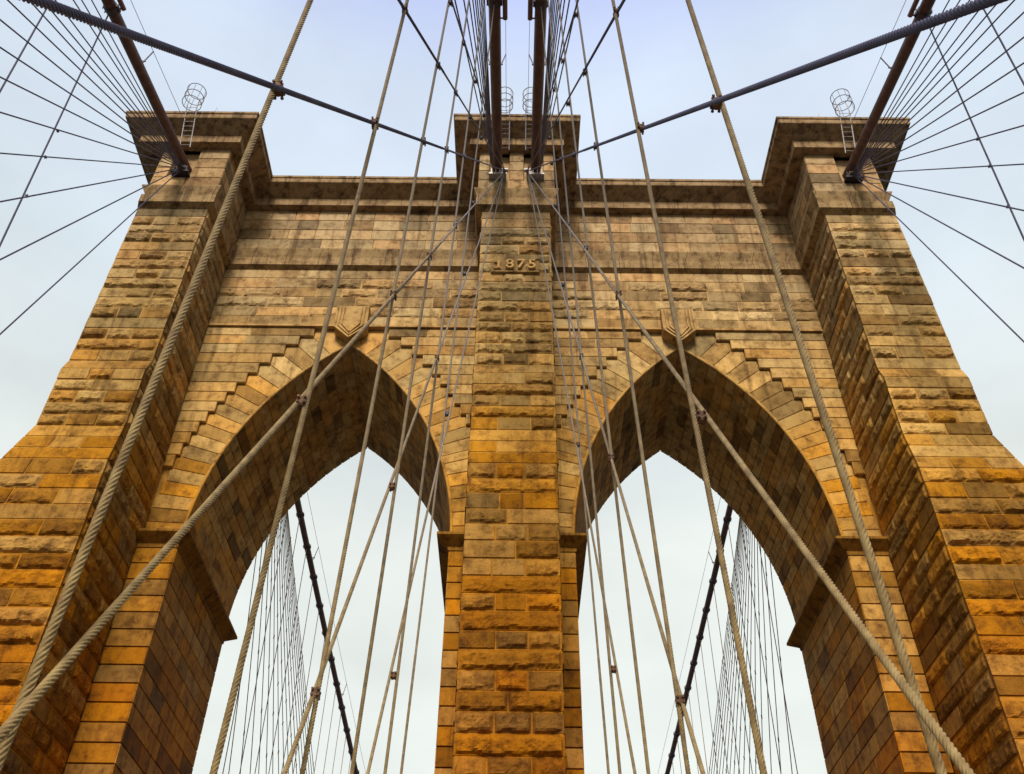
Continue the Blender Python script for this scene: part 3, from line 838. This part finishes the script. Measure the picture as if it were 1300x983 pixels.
# caged ladders over the cornice
def ladder(x, label, xs=0.0, small=False):
    base = (x, 26.95, 38.95); th = empty('caged_ladder', base); tag(th, label, 'ladder', 'caged ladders on the tower top')
    a = np.array([x, 26.95, 38.95]); b = np.array([x+xs, 26.1, 41.3]); hw = .25
    for s in (-1, 1):
        mb = MB(); P = np.array([a+[s*hw, 0, 0], b+[s*hw, 0, 0], b+[s*hw, 0, .6]]); mb.tube(P[:2], .028, 6); mb.tube(P[1:], .022, 6); mb.build('side_rail', CAGE if small else STEEL, th, base)
    for k in range(9):
        p = a+(b-a)*(k+.5)/9; mb = MB(); mb.tube(np.array([p-[hw, 0, 0], p+[hw, 0, 0]]), .014, 6); mb.build('rung', CAGE if small else STEEL, th, base)
    mb = MB(); r = .40 if small else .46
    cx_, cy_ = b[0], b[1]-.12
    tops = [41.3, 41.85, 42.4]; th_ = np.linspace(0, 2*np.pi, 25)[:-1]
    for k, z in enumerate(tops):
        P = np.c_[cx_+r*np.cos(th_), cy_+r*np.sin(th_), np.full(24, z)]; mb.tube(P, .02, 5, closed=True)
    for q in np.linspace(0, 2*np.pi, 10)[:-1]:
        mb.tube(np.array([[cx_+r*math.cos(q), cy_+r*math.sin(q), 41.25], [cx_+r*math.cos(q), cy_+r*math.sin(q), 42.4]]), .014, 5)
    mb.build('safety_cage', CAGE, th, base)
    if not small:
        mb = MB(); s = 1 if x < 0 else -1
        P = np.array([[x+s*1.0, 26.5, 41.0], [x+s*1.05, 26.5, 41.75], [x+s*1.35, 26.7, 41.0]]); mb.tube(P, .022, 6); mb.build('grab_rail', STEEL, th, base)
ladder(-16.15, 'pale caged ladder rising over the left end of the cornice', .0)
ladder(16.2, 'pale caged ladder rising over the right end of the cornice', .0)
ladder(-.62, 'small caged ladder on the centre cornice, left of its twin', 0, True)
ladder(.68, 'small caged ladder on the centre cornice, right of its twin', 0, True)

# tubular fittings hung from the cables near the top of the photo
def fitting(side, inner, Y, dx, label):
    C = cables[side, inner]; p = cab_at(C, Y); q = cab_at(C, Y-2.0); base = p+np.array([dx, 0, -.05])
    th = empty('tube_lamp', tuple(base)); tag(th, label, 'cable lamp', 'tube lamps on the main cables')
    mb = MB(); o_ = np.array([dx, 0, -.05]); mb.tube(np.array([p+o_, q+o_]), .10, 12); mb.build('housing', LAMPM, th, tuple(base), smooth=False)
    for t in (.02, .9):
        mb = MB(); c = p+(q-p)*t; mb.bar(c+np.array([0, 0, -.05]), c+o_*1.15, .05, .06, up=(0, 1, 0)); mb.build('bracket', CLAMP, th, tuple(base))
fitting(-1, 1, 18.7, .42, 'brown tube lamp beside the left of the two centre cables')
fitting(1, 1, 18.7, -.42, 'brown tube lamp beside the right of the two centre cables')
fitting(-1, 0, 18.4, .5, 'brown tube lamp on the outer left cable by a dark clamp')
fitting(1, 0, 18.4, -.5, 'brown tube lamp on the outer right cable by a dark clamp')

# ------------------------------------------------------------------ ground: deck and river (below the frame)
m, nt_, b_, N_, L_ = mat_new('river_water'); b_.inputs['Base Color'].default_value = (.03, .045, .05, 1); b_.inputs['Roughness'].default_value = .25
wn = N_('ShaderNodeTexNoise'); wn.inputs['Scale'].default_value = .4; wb = N_('ShaderNodeBump'); wb.inputs['Strength'].default_value = .4; L_(wn.outputs[0], wb.inputs['Height']); L_(wb.outputs[0], b_.inputs['Normal'])
mb = MB(); mb.add([(-3000, -3000, -45), (3000, -3000, -45), (3000, 3000, -45), (-3000, 3000, -45)], [(0, 1, 2, 3)]); tag(mb.build('water', m), kind='structure')
m2 = metal('concrete_road', (.13, .11, .08), (.17, .15, .11), .9, 0, 8)
mb = MB(); T0 = 26.9
mb.box((-14.2, -120, -2.6), (14.2, T0, -1.8))
for s in (-1, 1): lo, hi = sorted((s*2.5, s*12.7)); mb.box((lo, T0, -2.6), (hi, 44.6, -1.8))
mb.box((-14.2, 44.6, -2.6), (14.2, 170, -1.8)); tag(mb.build('road', m2), kind='structure')
m3 = metal('weathered_boards', (.15, .11, .07), (.22, .16, .10), .85, 0, 3)
mb = MB()
for k in range(430):
    y = -60+k*.2; mb.box((-2.4, y, -1.78), (2.4, y+.185, -1.70+random.uniform(0, .006)))
tag(mb.build('walkway', m3), kind='structure')
